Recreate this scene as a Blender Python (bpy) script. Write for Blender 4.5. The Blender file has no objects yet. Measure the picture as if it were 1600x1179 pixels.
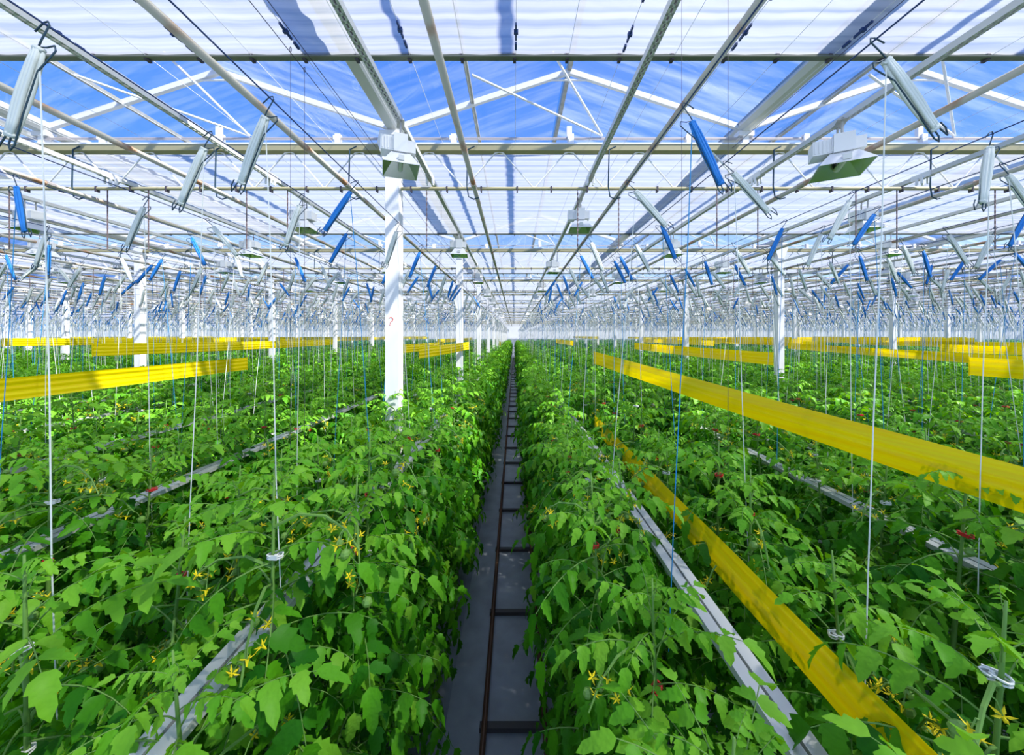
import bpy, math, random
import numpy as np
from mathutils import Vector, Matrix, Euler
random.seed(11)
rng = np.random.default_rng(5)
S = bpy.context.scene
COL = S.collection
PI = math.pi
CZ = 3.5                      # eye height above the aisle floor
FPX = 560.0                   # focal length in pixels of the 1600 px wide frame

# ------------------------------------------------------------------ render look
S.view_settings.view_transform = 'Standard'
S.view_settings.look = 'None'
S.view_settings.exposure = 0.74
S.view_settings.gamma = 1.0
S.view_settings.use_curve_mapping = False
c = S.cycles
c.max_bounces = 5; c.diffuse_bounces = 2; c.glossy_bounces = 2; c.transmission_bounces = 4
c.transparent_max_bounces = 10; c.sample_clamp_indirect = 4.0; c.sample_clamp_direct = 0.0
c.caustics_reflective = False; c.caustics_refractive = False
c.use_adaptive_sampling = True; c.adaptive_threshold = 0.03
c.use_denoising = True

# ------------------------------------------------------------------ materials
def mat(name, col, rough=0.6, metal=0.0, noise=None, spec=0.4):
    m = bpy.data.materials.new(name); m.use_nodes = True
    nt = m.node_tree; b = nt.nodes['Principled BSDF']
    b.inputs['Base Color'].default_value = (*col, 1); b.inputs['Roughness'].default_value = rough
    b.inputs['Metallic'].default_value = metal; b.inputs['Specular IOR Level'].default_value = spec
    if noise:
        col2, scale, lo, hi, stretch = noise
        tc = nt.nodes.new('ShaderNodeTexCoord'); mp = nt.nodes.new('ShaderNodeMapping')
        mp.inputs['Scale'].default_value = stretch
        n = nt.nodes.new('ShaderNodeTexNoise'); n.inputs['Scale'].default_value = scale; n.inputs['Detail'].default_value = 5
        r = nt.nodes.new('ShaderNodeValToRGB')
        r.color_ramp.elements[0].position = lo; r.color_ramp.elements[0].color = (*col, 1)
        r.color_ramp.elements[1].position = hi; r.color_ramp.elements[1].color = (*col2, 1)
        nt.links.new(tc.outputs['Object'], mp.inputs['Vector']); nt.links.new(mp.outputs[0], n.inputs['Vector'])
        nt.links.new(n.outputs['Fac'], r.inputs['Fac']); nt.links.new(r.outputs['Color'], b.inputs['Base Color'])
    return m

def leaf_mat(name, c1, c2, trans=0.32, gloss=0.10):
    m = bpy.data.materials.new(name); m.use_nodes = True
    nt = m.node_tree; nt.nodes.clear(); N = nt.nodes.new; L = nt.links.new
    out = N('ShaderNodeOutputMaterial')
    geo = N('ShaderNodeNewGeometry')
    r = N('ShaderNodeValToRGB')
    r.color_ramp.elements[0].color = (*c1, 1); r.color_ramp.elements[1].color = (*c2, 1)
    L(geo.outputs['Random Per Island'], r.inputs['Fac'])
    d = N('ShaderNodeBsdfDiffuse'); L(r.outputs[0], d.inputs['Color'])
    t = N('ShaderNodeBsdfTranslucent')
    tc = N('ShaderNodeTexCoord'); no = N('ShaderNodeTexNoise'); no.inputs['Scale'].default_value = 55; no.inputs['Detail'].default_value = 1
    bp = N('ShaderNodeBump'); bp.inputs['Strength'].default_value = .55; bp.inputs['Distance'].default_value = .012
    L(tc.outputs['Object'], no.inputs['Vector']); L(no.outputs['Fac'], bp.inputs['Height']); L(bp.outputs[0], d.inputs['Normal']); L(bp.outputs[0], t.inputs['Normal'])
    hs = N('ShaderNodeHueSaturation'); hs.inputs['Hue'].default_value = 0.485; hs.inputs['Value'].default_value = 1.35; hs.inputs['Saturation'].default_value = 1.08
    L(r.outputs[0], hs.inputs['Color']); L(hs.outputs[0], t.inputs['Color'])
    mx = N('ShaderNodeMixShader'); mx.inputs[0].default_value = trans
    L(d.outputs[0], mx.inputs[1]); L(t.outputs[0], mx.inputs[2])
    g = N('ShaderNodeBsdfGlossy'); g.inputs['Roughness'].default_value = 0.45; g.inputs['Color'].default_value = (0.9, 1, 0.9, 1)
    fr = N('ShaderNodeLayerWeight'); fr.inputs['Blend'].default_value = 0.25
    mul = N('ShaderNodeMath'); mul.operation = 'MULTIPLY_ADD'; mul.inputs[1].default_value = 0.06; mul.inputs[2].default_value = 0.008
    L(fr.outputs['Facing'], mul.inputs[0])
    mx2 = N('ShaderNodeMixShader'); L(mul.outputs[0], mx2.inputs[0]); L(mx.outputs[0], mx2.inputs[1]); L(g.outputs[0], mx2.inputs[2])
    L(mx2.outputs[0], out.inputs['Surface'])
    return m

M_white = mat('white_painted_steel', (0.86, 0.87, 0.88), 0.45)
M_postw = mat('white_post_paint', (0.88, 0.89, 0.90), 0.5, noise=((0.80, 0.81, 0.80), 6, 0.45, 0.8, (1, 1, 0.3)))
M_galv = mat('galvanised_steel', (0.45, 0.46, 0.44), 0.42, 0.35, noise=((0.30, 0.32, 0.28), 14, 0.4, 0.7, (1, 1, 1)))
M_alu = mat('pale_aluminium', (0.62, 0.64, 0.62), 0.4, 0.2)
M_rustpipe = mat('weathered_pipe', (0.48, 0.47, 0.40), 0.5, 0.1, noise=((0.33, 0.16, 0.07), 5, 0.52, 0.66, (1, 0.5, 1)))
M_edge = mat('dark_edge_profile', (0.17, 0.19, 0.15), 0.4, 0.3)
M_shaft = mat('drive_shaft_steel', (0.50, 0.46, 0.44), 0.4, 0.4)
M_chord = mat('lattice_chord_olive_shade', (0.38, 0.35, 0.20), 0.5)  # olive puts the shaded, leaf-lit underside of the chords into the colour
M_wireblue = mat('dark_blue_wire', (0.02, 0.05, 0.17), 0.5)
M_darkwire = mat('dark_steel_wire', (0.07, 0.06, 0.08), 0.5, 0.2)
M_hookwire = mat('hook_steel', (0.03, 0.07, 0.10), 0.4, 0.3)
M_twine_w = mat('pale_twine', (0.68, 0.74, 0.70), 0.8)
M_twine_b = mat('blue_twine', (0.02, 0.22, 0.66), 0.7)
M_string_w = mat('pale_string', (0.80, 0.84, 0.80), 0.8)
M_string_b = mat('blue_string', (0.02, 0.28, 0.62), 0.7)
M_stem = mat('tomato_stem', (0.16, 0.33, 0.06), 0.6)
M_flower = mat('tomato_flower', (1.0, 0.80, 0.01), 0.6)
M_fruit = mat('green_tomato', (0.17, 0.34, 0.06), 0.3)
M_clipr = mat('red_plastic', (0.62, 0.03, 0.03), 0.35)
M_clipw = mat('white_plastic', (0.85, 0.87, 0.85), 0.35)
M_lampw = mat('lamp_white', (0.86, 0.88, 0.88), 0.35)
M_mirror = mat('lamp_reflector_metal', (0.75, 0.78, 0.74), 0.22, 1.0)
M_bulb = mat('lamp_bulb_glass', (0.75, 0.78, 0.75), 0.1)
M_rail = mat('rust_brown_pipe', (0.10, 0.045, 0.025), 0.35, 0.3, noise=((0.20, 0.09, 0.04), 9, 0.4, 0.8, (1, 0.3, 1)))
M_tie = mat('dark_crossbar', (0.055, 0.045, 0.04), 0.5)
M_red = mat('red_marker', (0.80, 0.10, 0.05), 0.6)
M_chain = mat('chain_steel', (0.20, 0.15, 0.15), 0.5, 0.3)
M_wall = mat('wall_white', (0.80, 0.84, 0.88), 0.7)
M_leaf = leaf_mat('leaf_green', (0.016, 0.15, 0.004), (0.10, 0.38, 0.008))
M_young = leaf_mat('leaf_young', (0.11, 0.40, 0.015), (0.24, 0.55, 0.035))
M_far = leaf_mat('leaf_far', (0.03, 0.17, 0.012), (0.13, 0.37, 0.035))

def floor_mat():
    m = mat('aisle_concrete', (0.25, 0.28, 0.30), 0.5, noise=((0.17, 0.19, 0.20), 3.0, 0.35, 0.7, (1, 1, 1)))
    return m
M_floor = floor_mat()
M_path = mat('aisle_sheet', (0.33, 0.36, 0.38), 0.35, noise=((0.24, 0.26, 0.27), 4.0, 0.3, 0.7, (1, 1, 1)))

def tape_mat():
    m = bpy.data.materials.new('yellow_sticky_film'); m.use_nodes = True
    nt = m.node_tree; nt.nodes.clear(); N = nt.nodes.new; L = nt.links.new
    out = N('ShaderNodeOutputMaterial')
    tc = N('ShaderNodeTexCoord'); mp = N('ShaderNodeMapping'); mp.inputs['Scale'].default_value = (0.15, 0.15, 22)
    n = N('ShaderNodeTexNoise'); n.inputs['Scale'].default_value = 3.0; n.inputs['Detail'].default_value = 3
    L(tc.outputs['Object'], mp.inputs[0]); L(mp.outputs[0], n.inputs['Vector'])
    r = N('ShaderNodeValToRGB'); r.color_ramp.elements[0].position = 0.35; r.color_ramp.elements[1].position = 0.7
    r.color_ramp.elements[0].color = (0.98, 0.81, 0.002, 1); r.color_ramp.elements[1].color = (1.0, 0.91, 0.004, 1)
    L(n.outputs['Fac'], r.inputs[0])
    p = N('ShaderNodeBsdfPrincipled'); p.inputs['Roughness'].default_value = 0.3
    L(r.outputs[0], p.inputs['Base Color'])
    t = N('ShaderNodeBsdfTranslucent'); L(r.outputs[0], t.inputs['Color'])
    mx = N('ShaderNodeMixShader'); mx.inputs[0].default_value = 0.55
    L(p.outputs[0], mx.inputs[1]); L(t.outputs[0], mx.inputs[2]); L(mx.outputs[0], out.inputs[0])
    return m
M_tape = tape_mat()

def screen_mat():
    m = bpy.data.materials.new('woven_shade_cloth'); m.use_nodes = True
    nt = m.node_tree; nt.nodes.clear(); N = nt.nodes.new; L = nt.links.new
    out = N('ShaderNodeOutputMaterial')
    tc = N('ShaderNodeTexCoord'); mp = N('ShaderNodeMapping'); mp.inputs['Scale'].default_value = (0.05, 9, 1)
    n = N('ShaderNodeTexNoise'); n.inputs['Scale'].default_value = 2.0; n.inputs['Detail'].default_value = 4
    L(tc.outputs['Object'], mp.inputs[0]); L(mp.outputs[0], n.inputs['Vector'])
    r = N('ShaderNodeValToRGB'); r.color_ramp.elements[0].position = 0.3; r.color_ramp.elements[1].position = 0.6
    r.color_ramp.elements[0].color = (0.38, 0.43, 0.52, 1); r.color_ramp.elements[1].color = (0.66, 0.67, 0.68, 1)
    L(n.outputs['Fac'], r.inputs[0])
    d = N('ShaderNodeBsdfDiffuse'); t = N('ShaderNodeBsdfTranslucent')
    L(r.outputs[0], d.inputs['Color']); L(r.outputs[0], t.inputs['Color'])
    mx = N('ShaderNodeMixShader'); mx.inputs[0].default_value = 0.62
    L(d.outputs[0], mx.inputs[1]); L(t.outputs[0], mx.inputs[2])
    tr = N('ShaderNodeBsdfTransparent'); tr.inputs[0].default_value = (1, 1, 1, 1)
    m2 = N('ShaderNodeMixShader'); m2.inputs[0].default_value = 0.24
    L(mx.outputs[0], m2.inputs[1]); L(tr.outputs[0], m2.inputs[2]); L(m2.outputs[0], out.inputs[0])
    return m
M_screen = screen_mat()

def glass_mat(name, veil):
    m = bpy.data.materials.new(name); m.use_nodes = True
    nt = m.node_tree; nt.nodes.clear(); N = nt.nodes.new; L = nt.links.new
    out = N('ShaderNodeOutputMaterial')
    tc = N('ShaderNodeTexCoord'); mp = N('ShaderNodeMapping'); mp.inputs['Rotation'].default_value = (0, 0, 0.7)
    mp.inputs['Scale'].default_value = (0.6, 5, 1)
    n = N('ShaderNodeTexNoise'); n.inputs['Scale'].default_value = 1.1; n.inputs['Detail'].default_value = 5; n.inputs['Roughness'].default_value = 0.6
    L(tc.outputs['Object'], mp.inputs[0]); L(mp.outputs[0], n.inputs['Vector'])
    mr = N('ShaderNodeMapRange'); mr.inputs['From Min'].default_value = 0.42; mr.inputs['From Max'].default_value = 0.75
    mr.inputs['To Min'].default_value = veil * 0.45; mr.inputs['To Max'].default_value = veil * 2.6
    L(n.outputs['Fac'], mr.inputs['Value'])
    tr = N('ShaderNodeBsdfTransparent'); tl = N('ShaderNodeBsdfTranslucent'); tl.inputs[0].default_value = (0.95, 0.97, 1, 1)
    mx = N('ShaderNodeMixShader'); L(mr.outputs[0], mx.inputs[0]); L(tr.outputs[0], mx.inputs[1]); L(tl.outputs[0], mx.inputs[2])
    g = N('ShaderNodeBsdfGlossy'); g.inputs['Roughness'].default_value = 0.03
    fr = N('ShaderNodeFresnel'); fr.inputs[0].default_value = 1.3
    m2 = N('ShaderNodeMixShader'); L(fr.outputs[0], m2.inputs[0]); L(mx.outputs[0], m2.inputs[1]); L(g.outputs[0], m2.inputs[2])
    L(m2.outputs[0], out.inputs[0])
    return m
M_glass = glass_mat('roof_film', 0.07)

# ------------------------------------------------------------------ mesh helpers
class MB:
    def __init__(s): s.v = []; s.f = []; s.m = []
    def quad_strip(s, rings, mi=0, close=True, caps=True):
        b = len(s.v); n = len(rings[0])
        for r in rings: s.v += [tuple(p) for p in r]
        for i in range(len(rings) - 1):
            for j in range(n if close else n - 1):
                k = (j + 1) % n
                s.f.append((b + i*n + j, b + i*n + k, b + (i+1)*n + k, b + (i+1)*n + j)); s.m.append(mi)
        if caps and close and n > 2:
            s.f.append(tuple(b + j for j in reversed(range(n)))); s.m.append(mi)
            s.f.append(tuple(b + (len(rings)-1)*n + j for j in range(n))); s.m.append(mi)
        return s
    def tube(s, pts, r, n=6, mi=0, flat=None, caps=True):
        pts = [Vector(p) for p in pts]; rings = []
        up = Vector((0, 0, 1)); prev = None
        for i, p in enumerate(pts):
            a = pts[max(i-1, 0)]; b = pts[min(i+1, len(pts)-1)]
            t = (b - a).normalized()
            if prev is None:
                x = t.cross(up) if abs(t.dot(up)) < 0.95 else t.cross(Vector((0, 1, 0)))
            else:
                x = prev - t * prev.dot(t)
            x.normalize(); y = t.cross(x); prev = x
            rr = r[i] if isinstance(r, (list, tuple)) else r
            rings.append([p + x * (rr * math.cos(2*PI*(k+.5)/n)) + y * (rr * math.sin(2*PI*(k+.5)/n)) for k in range(n)])
        return s.quad_strip(rings, mi, True, caps)
    def box(s, lo, hi, mi=0, mtx=None, bev=0.0):
        x0, y0, z0 = lo; x1, y1, z1 = hi
        P = [(x0,y0,z0),(x1,y0,z0),(x1,y1,z0),(x0,y1,z0),(x0,y0,z1),(x1,y0,z1),(x1,y1,z1),(x0,y1,z1)]
        if mtx: P = [tuple(mtx @ Vector(p)) for p in P]
        b = len(s.v); s.v += P
        for f in ((3,2,1,0),(4,5,6,7),(0,1,5,4),(1,2,6,5),(2,3,7,6),(3,0,4,7)):
            s.f.append(tuple(b+i for i in f)); s.m.append(mi)
        return s
    def mesh(s, name, mats):
        me = bpy.data.meshes.new(name); me.from_pydata(s.v, [], s.f)
        for m_ in (mats if isinstance(mats, (list, tuple)) else [mats]): me.materials.append(m_)
        if any(s.m): me.polygons.foreach_set('material_index', s.m)
        me.update(); return me
    def build(s, name, mats, parent=None, smooth=False):
        me = s.mesh(name, mats)
        if smooth: me.polygons.foreach_set('use_smooth', [True]*len(me.polygons))
        return link(name, me, parent)

def link(name, me, parent=None):
    o = bpy.data.objects.new(name, me); COL.objects.link(o)
    if parent: o.parent = parent
    return o
def tag(o, label=None, cat=None, group=None, kind=None):
    if label: o['label'] = label
    if cat: o['category'] = cat
    if group: o['group'] = group
    if kind: o['kind'] = kind
    return o
def empty(name, loc=(0,0,0), **k):
    o = bpy.data.objects.new(name, None); COL.objects.link(o); o.location = loc; o.empty_display_size = 0.1
    return tag(o, **k) if k else o
def copy_one(o, parent=None):
    n = o.copy(); COL.objects.link(n)
    if parent: n.parent = parent
    return n
def copy_tree(o, kids, parent=None):
    n = copy_one(o, parent)
    for ch in kids.get(o.name, []): copy_tree(ch, kids, n)
    return n
def kids_of(root):
    d = {}
    for ob in [root] + list(root.children_recursive): d[ob.name] = list(ob.children)
    return d
ORD = ['zeroth','first','second','third','fourth','fifth','sixth','seventh','eighth','ninth','tenth','eleventh','twelfth','thirteenth','fourteenth','fifteenth','sixteenth','seventeenth','eighteenth','nineteenth']
TENS = {2:('twentieth','twenty'),3:('thirtieth','thirty'),4:('fortieth','forty'),5:('fiftieth','fifty')}
def ordn(n):
    if n < 20: return ORD[n]
    t, u = divmod(n, 10)
    return TENS[t][0] if u == 0 else TENS[t][1] + '-' + ORD[u]

def np_mesh(name, V, F4, mats, midx=None):
    """V (n,3) and quads (m,4) to a mesh, quickly"""
    me = bpy.data.meshes.new(name)
    me.vertices.add(len(V)); me.vertices.foreach_set('co', V.astype(np.float32).ravel())
    me.loops.add(F4.size); me.loops.foreach_set('vertex_index', F4.astype(np.int32).ravel())
    me.polygons.add(len(F4))
    me.polygons.foreach_set('loop_start', np.arange(0, F4.size, 4, dtype=np.int32))
    for m_ in mats: me.materials.append(m_)
    if midx is not None: me.polygons.foreach_set('material_index', midx.astype(np.int32))
    me.update(calc_edges=True)
    return me
def stamp(V, F, mats4, midx=None):
    """repeat a proto (V,F) under many 4x4 matrices"""
    n = len(mats4); Vh = np.c_[V, np.ones(len(V))]
    out = np.einsum('nij,vj->nvi', mats4, Vh)[:, :, :3].reshape(-1, 3)
    FF = (F[None] + (np.arange(n) * len(V))[:, None, None]).reshape(-1, 4)
    return out, FF, (np.tile(midx, n) if midx is not None else None)

# ------------------------------------------------------------------ layout
PITCH = 1.63
ROWS_R = [0.98 + PITCH*k for k in range(0, 60)]
ROWS_L = [-1.27 - PITCH*k for k in range(0, 60)]
def row_name(side, k):
    return ordn(k+1) + ' row' + (' left' if side < 0 else ' right') + ' of path'
TY = [4.2 + 5.0*k for k in range(0, 13)]       # lattice girder rows
YEND = 66.0
GUT0 = -1.41; GP = 4.1                          # roof gutters run away from the camera
Z_TOP = CZ + 2.22; Z_BOT = CZ + 1.72            # chords
Z_SCR = CZ + 2.25
Z_GUT = CZ + 2.42; Z_RIDGE = Z_GUT + 0.72
Z_WIRE = CZ + 1.0
Z_PIPE = CZ + 1.62; Z_LR = CZ + 1.80
def half(y): return 1.43*y + 1.2

# ------------------------------------------------------------------ room shell
o = MB().box((-100, -3, -0.1), (100, YEND+2, 0)).build('floor', M_floor); tag(o, kind='structure')
o = MB().box((-100, YEND+1, 1.1), (100, YEND+1.1, 7)).build('wall_back', M_wall); tag(o, kind='structure')
o = MB().box((-100, YEND+0.9, 0), (100, YEND+1.15, 1.1)).build('trim_1', M_white); tag(o, kind='structure')
for nm, x in (('wall_left', -97), ('wall_right', 97)):
    o = MB().box((x-.05, -3, 0), (x+.05, YEND+1, 7)).build(nm, M_wall); tag(o, kind='structure')
b = MB()
b.box((-0.62, 0.0, 0.0), (0.62, YEND-6, 0.006))
o = b.build('ground_sheet', M_path); tag(o, 'grey white ground sheet lying along the narrow path', 'ground cover')
# glazed saddle roof
b = MB(); gb = MB()
for k in range(-22, 23):
    x0 = GUT0 + k*GP; xm = x0 + GP/2; x1 = x0 + GP
    base = len(b.v)
    for xx, zz in ((x0, Z_GUT), (xm, Z_RIDGE), (x1, Z_GUT)):
        b.v += [(xx, -3.5, zz), (xx, YEND+1, zz)]
    b.f += [(base, base+1, base+3, base+2), (base+2, base+3, base+5, base+4)]; b.m += [0, 0]
o = b.build('ceiling', M_glass); tag(o, kind='structure')

# ------------------------------------------------------------------ roof gutters, ridges and purlins
def gutter_side(k):
    return 'over the nearest posts left of the path' if k == 0 else None
for k in range(-8, 9):
    x = GUT0 + k*GP
    g = MB()
    pr = [(-.085,.06),(-.085,0.0),(-.05,-.05),(.05,-.05),(.085,0.0),(.085,.06),(.07,.06),(.07,.005),(.045,-.035),(-.045,-.035),(-.07,.005),(-.07,.06)]
    g.quad_strip([[(x+a, yy, Z_GUT+c_) for a, c_ in pr] for yy in (-3.4, YEND)])
    o = g.build('roof_gutter', M_alu)
    s = 'left' if x < 0 else 'right'; n = (-k+1) if x < 0 else k
    tag(o, f'white metal roof gutter, {ordn(n)} one {s} of the path, above the posts', 'gutter', 'roof gutters')
    xr = x + GP/2
    r = MB().box((xr-.025, -3.4, Z_RIDGE-.05), (xr+.025, YEND, Z_RIDGE+.02)).build('roof_ridge', M_galv)
    s = 'left' if xr < 0 else 'right'; n = (-k) if xr < 0 else k+1
    tag(r, f'grey ridge bar under the roof peak, {ordn(n)} one {s} of the path', 'ridge bar', 'roof ridge bars')
    p = MB().box((xr-1.15, -3.4, Z_GUT+.28), (xr-1.11, YEND, Z_GUT+.32)).build('roof_purlin', M_galv)
    tag(p, f'thin grey purlin below the roof film, {ordn(n)} one {s} of the path', 'purlin', 'roof purlins')

# ------------------------------------------------------------------ lattice girders, gables, drive shafts, posts
WX = 8.2
def girder():
    t = empty('lattice_girder')
    z = Z_TOP
    MB().box((-WX/2, -.05, z-.075), (WX/2, .05, z), 0).box((-WX/2, -.055, z-.006), (WX/2, .055, z+.012), 1).build('top_chord', [M_chord, M_white], t)
    hb = MB().tube([(-WX/2, 0, Z_BOT), (WX/2, 0, Z_BOT)], .02, 8)
    w = MB(); n = 10; st = WX/n; pts = []
    for i in range(n):
        x0 = -WX/2 + i*st
        pts += [(x0+.015, 0, Z_BOT+.02), (x0+st*.5-.05, 0, z-.085), (x0+st*.5, 0, z-.07), (x0+st*.5+.05, 0, z-.085), (x0+st-.015, 0, Z_BOT+.02)]
    w.tube(pts, .009, 5).build('zigzag_web', M_white, t)
    for i in range(n):
        x0 = -WX/2 + i*st
        for dx in (0.2, .62): hb.box((x0+dx-.008, -.022, Z_BOT-.04), (x0+dx+.008, .022, Z_BOT+.022), 1)
    hb.build('bottom_chord', [M_chord, M_darkwire], t)
    return t
G0 = girder(); GK = kids_of(G0)
def post():
    t = empty('support_post')
    zt = Z_GUT - .12; w = .078
    MB().box((-w, -w, 0.02), (w, w, zt)).build('post_shaft', M_postw, t)
    MB().box((-.11, -.11, 0), (.11, .11, .02)).build('base_plate', M_galv, t)
    g = MB()
    for sy in (-1, 1):
        y = sy*(w+.006)
        g.quad_strip([[(-w, y-.004, zt-.34), (w, y-.004, zt-.34), (w+.09, y-.004, zt-.08), (w+.06, y-.004, zt+.06), (-w-.06, y-.004, zt+.06), (-w-.09, y-.004, zt-.08)],
                      [(-w, y+.004, zt-.34), (w, y+.004, zt-.34), (w+.09, y+.004, zt-.08), (w+.06, y+.004, zt+.06), (-w-.06, y+.004, zt+.06), (-w-.09, y+.004, zt-.08)]])
    g.box((-.1, -.1, zt), (.1, .1, zt+.02))
    g.build('top_bracket', M_white, t)
    return t
P0 = post(); PK = kids_of(P0)
def gable():
    """one roof frame across a 4.1 m span: two rafters, tie and wind braces"""
    t = empty('roof_frame'); h = GP/2; zr = Z_RIDGE - .05; zg = Z_GUT
    for s in (-1, 1):
        a = Vector((s*h, 0, zg)); b_ = Vector((0, 0, zr)); d = (b_-a).normalized(); nrm = Vector((-d.z, 0, d.x))
        rings = [[p + nrm*u + Vector((0, v, 0)) for u, v in ((-.03,-.022),(.03,-.022),(.03,.022),(-.03,.022))] for p in (a, b_)]
        MB().quad_strip(rings).build('rafter', M_white, t)
    MB().tube([(-.28, 0, zr-.10), (.28, 0, zr-.10)], .012, 6).build('tie_bar', M_white, t)
    for a_ in ((-1.08, -.50, zg+.27), (-.24, -.42, zr-.10)):
        MB().tube([a_, (.38, -.03, zg-.10)], .013, 6).build('wind_brace', M_white, t)
    MB().box((-.03, -.02, zg-.12), (.03, .02, zg+.02)).build('strut', M_white, t)
    return t
F0 = gable(); FK = kids_of(F0)
def stub():
    t = MB().box((-.035, -.035, Z_TOP), (.035, .035, Z_GUT-.045)).box((-.09, -.05, Z_GUT-.1), (.09, .05, Z_GUT-.045)).mesh('gutter_support', M_white)
    return t
STUB = stub()
def shaft():
    t = empty('drive_shaft')
    MB().tube([(-WX/2, 0, 0), (WX/2, 0, 0)], .014, 8).build('shaft_tube', M_shaft, t)
    for i in range(6):
        x = -WX/2 + .7 + i*1.37
        MB().box((x-.03, -.02, -.085), (x+.03, .035, .05)).box((x-.045, -.03, -.02), (x-.03, .03, .025)).build('shaft_bracket', M_white, t)
    return t
H0 = shaft(); HK = kids_of(H0)
first = dict(g=True, p=True, f=True, h=True)
def put(proto, kids, key, loc):
    if first[key]: first[key] = False; o_ = proto
    else: o_ = copy_tree(proto, kids)
    o_.location = loc; return o_
def sidepos(x): return ('left' if x < 0 else 'right')
cnt = {}
for ti, y in enumerate(TY):
    hw = min(half(y), 40 if ti < 6 else 46)
    rowt = ordn(ti+1)
    n = int(hw // WX) + 1
    for k in range(-n-1, n+2):
        x = GUT0 + k*WX
        if abs(x) - WX/2 < hw:
            # girder segment runs from one post to the next
            xs = x + WX/2
            if abs(xs) - WX/2 < hw:
                d = 'spanning the path' if k == 0 else f'{ordn(-k if k < 0 else k)} bay {"left" if k < 0 else "right"} of the path bay'
                o = put(G0, GK, 'g', (xs, y, 0)); tag(o, f'white lattice girder in {rowt} girder line from camera, {d}', 'girder', 'lattice girders')
                o = put(H0, HK, 'h', (xs, y-.02, Z_TOP+.075)); tag(o, f'screen drive shaft above {rowt} lattice girder line, {d}', 'shaft', 'screen drive shafts')
        if abs(x) < hw:
            m_ = (-k+1) if x < 0 else k
            o = put(P0, PK, 'p', (x, y, 0))
            tag(o, f'white square post, {ordn(m_)} {sidepos(x)} of the path in {rowt} post line from camera', 'post', 'white support posts')
    n = int(hw // GP) + 1
    for k in range(-n-1, n+2):
        xs = GUT0 + k*GP + GP/2
        if abs(xs) - GP/2 < hw and ti < 8:
            d = 'over the path' if k == 0 else f'{ordn(-k if k < 0 else k)} span {"left" if k < 0 else "right"} of the path'
            o = put(F0, FK, 'f', (xs, y, 0)); tag(o, f'white gable roof frame above {rowt} girder line, {d}', 'roof frame', 'gable roof frames')
        x = GUT0 + k*GP
        if k % 2 and abs(x) < hw and ti < 8:
            o = link('gutter_support', STUB); o.location = (x, y, 0)
            tag(o, f'short white gutter support on {rowt} girder line, {ordn((-k+1)//2 if x<0 else (k+1)//2)} {sidepos(x)} of the path', 'gutter support', 'gutter supports')
# the red mark on the nearest post
near = [o for o in bpy.data.objects if o.name.startswith('support_post') and abs(o.location.x-GUT0) < .01 and abs(o.location.y-TY[0]) < .01][0]
mk = MB(); pts = []
for i in range(12):
    a = math.radians(150 - i*21)
    pts.append((.024*math.cos(a), 0, .024*math.sin(a)))
pts += [(-.004, 0, -.035), (-.008, 0, -.046)]
mk.tube(pts, .004, 5); mk.tube([(-.012, 0, -.058), (-.010, 0, -.066)], .0055, 5)
o = mk.build('painted_mark', M_red, near); o.location = (-.012, -.0805, CZ + .185); o['label'] = 'red hand-painted hooked mark with a dot'
o.scale = (1, .2, 1)

# ------------------------------------------------------------------ shade screens
def screen(y0, y1, hw, stepx, stepy, edge, idx):
    t = empty('shade_screen', (0, y0, Z_SCR))
    tag(t, f'white pleated shade screen drawn toward {ordn(idx)} blue roof opening from camera' if idx <= 13 else 'white pleated shade screen', 'shade screen', 'pleated shade screens')
    xs = np.arange(-hw, hw+stepx*.5, stepx); L_ = y1 - y0
    ys = np.linspace(0, L_, max(3, int(L_/stepy)))
    X, Y = np.meshgrid(xs, ys)
    ph = 0.25*np.sin(X*0.9) + 0.18*np.sin(X*2.3+1)
    w = .007*np.sin(Y*2*PI/.19 + ph) + .005*np.sin(Y*2*PI/.31 + 1.3*ph + 2)
    # gathered pleats near the girder
    gz = np.exp(-Y/.22)
    Z = w + gz*.03*np.sin(Y*2*PI/.06 + ph) - .012*(1-np.cos(X*2*PI/.42))*.5
    nx = len(xs); ny = len(ys)
    V = np.stack([X, Y, Z], -1).reshape(-1, 3)
    i = np.arange((ny-1)*(nx-1)); r_, c_ = i // (nx-1), i % (nx-1); a = r_*nx + c_
    F = np.stack([a, a+1, a+1+nx, a+nx], -1)
    me = np_mesh('screen_cloth', V, F, [M_screen]); me.polygons.foreach_set('use_smooth', np.ones(len(F), bool))
    link('screen_cloth', me, t)
    if edge:
        e = MB().box((-hw, L_-.005, -.035), (hw, L_+.028, .008)).box((-hw, L_-.03, -.042), (hw, L_-.008, -.03))
        e.build('leading_edge', M_edge, t)
        # hooks that ride on the support wires
        if idx <= 3:
            h = MB()
            for q in range(-18, 19):
                x = q*.42
                if abs(x) > hw: continue
                h.box((x-.012, L_-.012, -.052), (x+.012, L_+.034, .014))
            h.build('edge_clips', M_darkwire, t)
    return t
GAPS = 1.335
prev = -3.0
for i, y in enumerate(TY + [YEND]):
    y1 = y - GAPS if i < len(TY) else y
    hw = 96 if i > 2 else (20 if i == 0 else 40 if i == 1 else 60)
    if i < 3: stx, sty = (.21 if i == 0 else .42), .025
    else: stx, sty = 4.0, .06 if i < 7 else .12
    screen(prev, y1, hw, stx, sty, True, i+1)
    prev = y + .07
# wires that carry the screens
wire = MB().tube([(0, -3, 0), (0, YEND, 0)], .0022, 4).mesh('screen_wire', M_white)
for q in range(-24, 25):
    o = link('screen_wire', wire); o.location = (q*.42 + .01, 0, Z_SCR - .024)
    s = 'over the path' if q == 0 else f'{ordn(abs(q))} {"left" if q < 0 else "right"} of the path line'
    tag(o, f'thin white support wire under the shade screens, {s}', 'wire', 'screen support wires')
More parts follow.
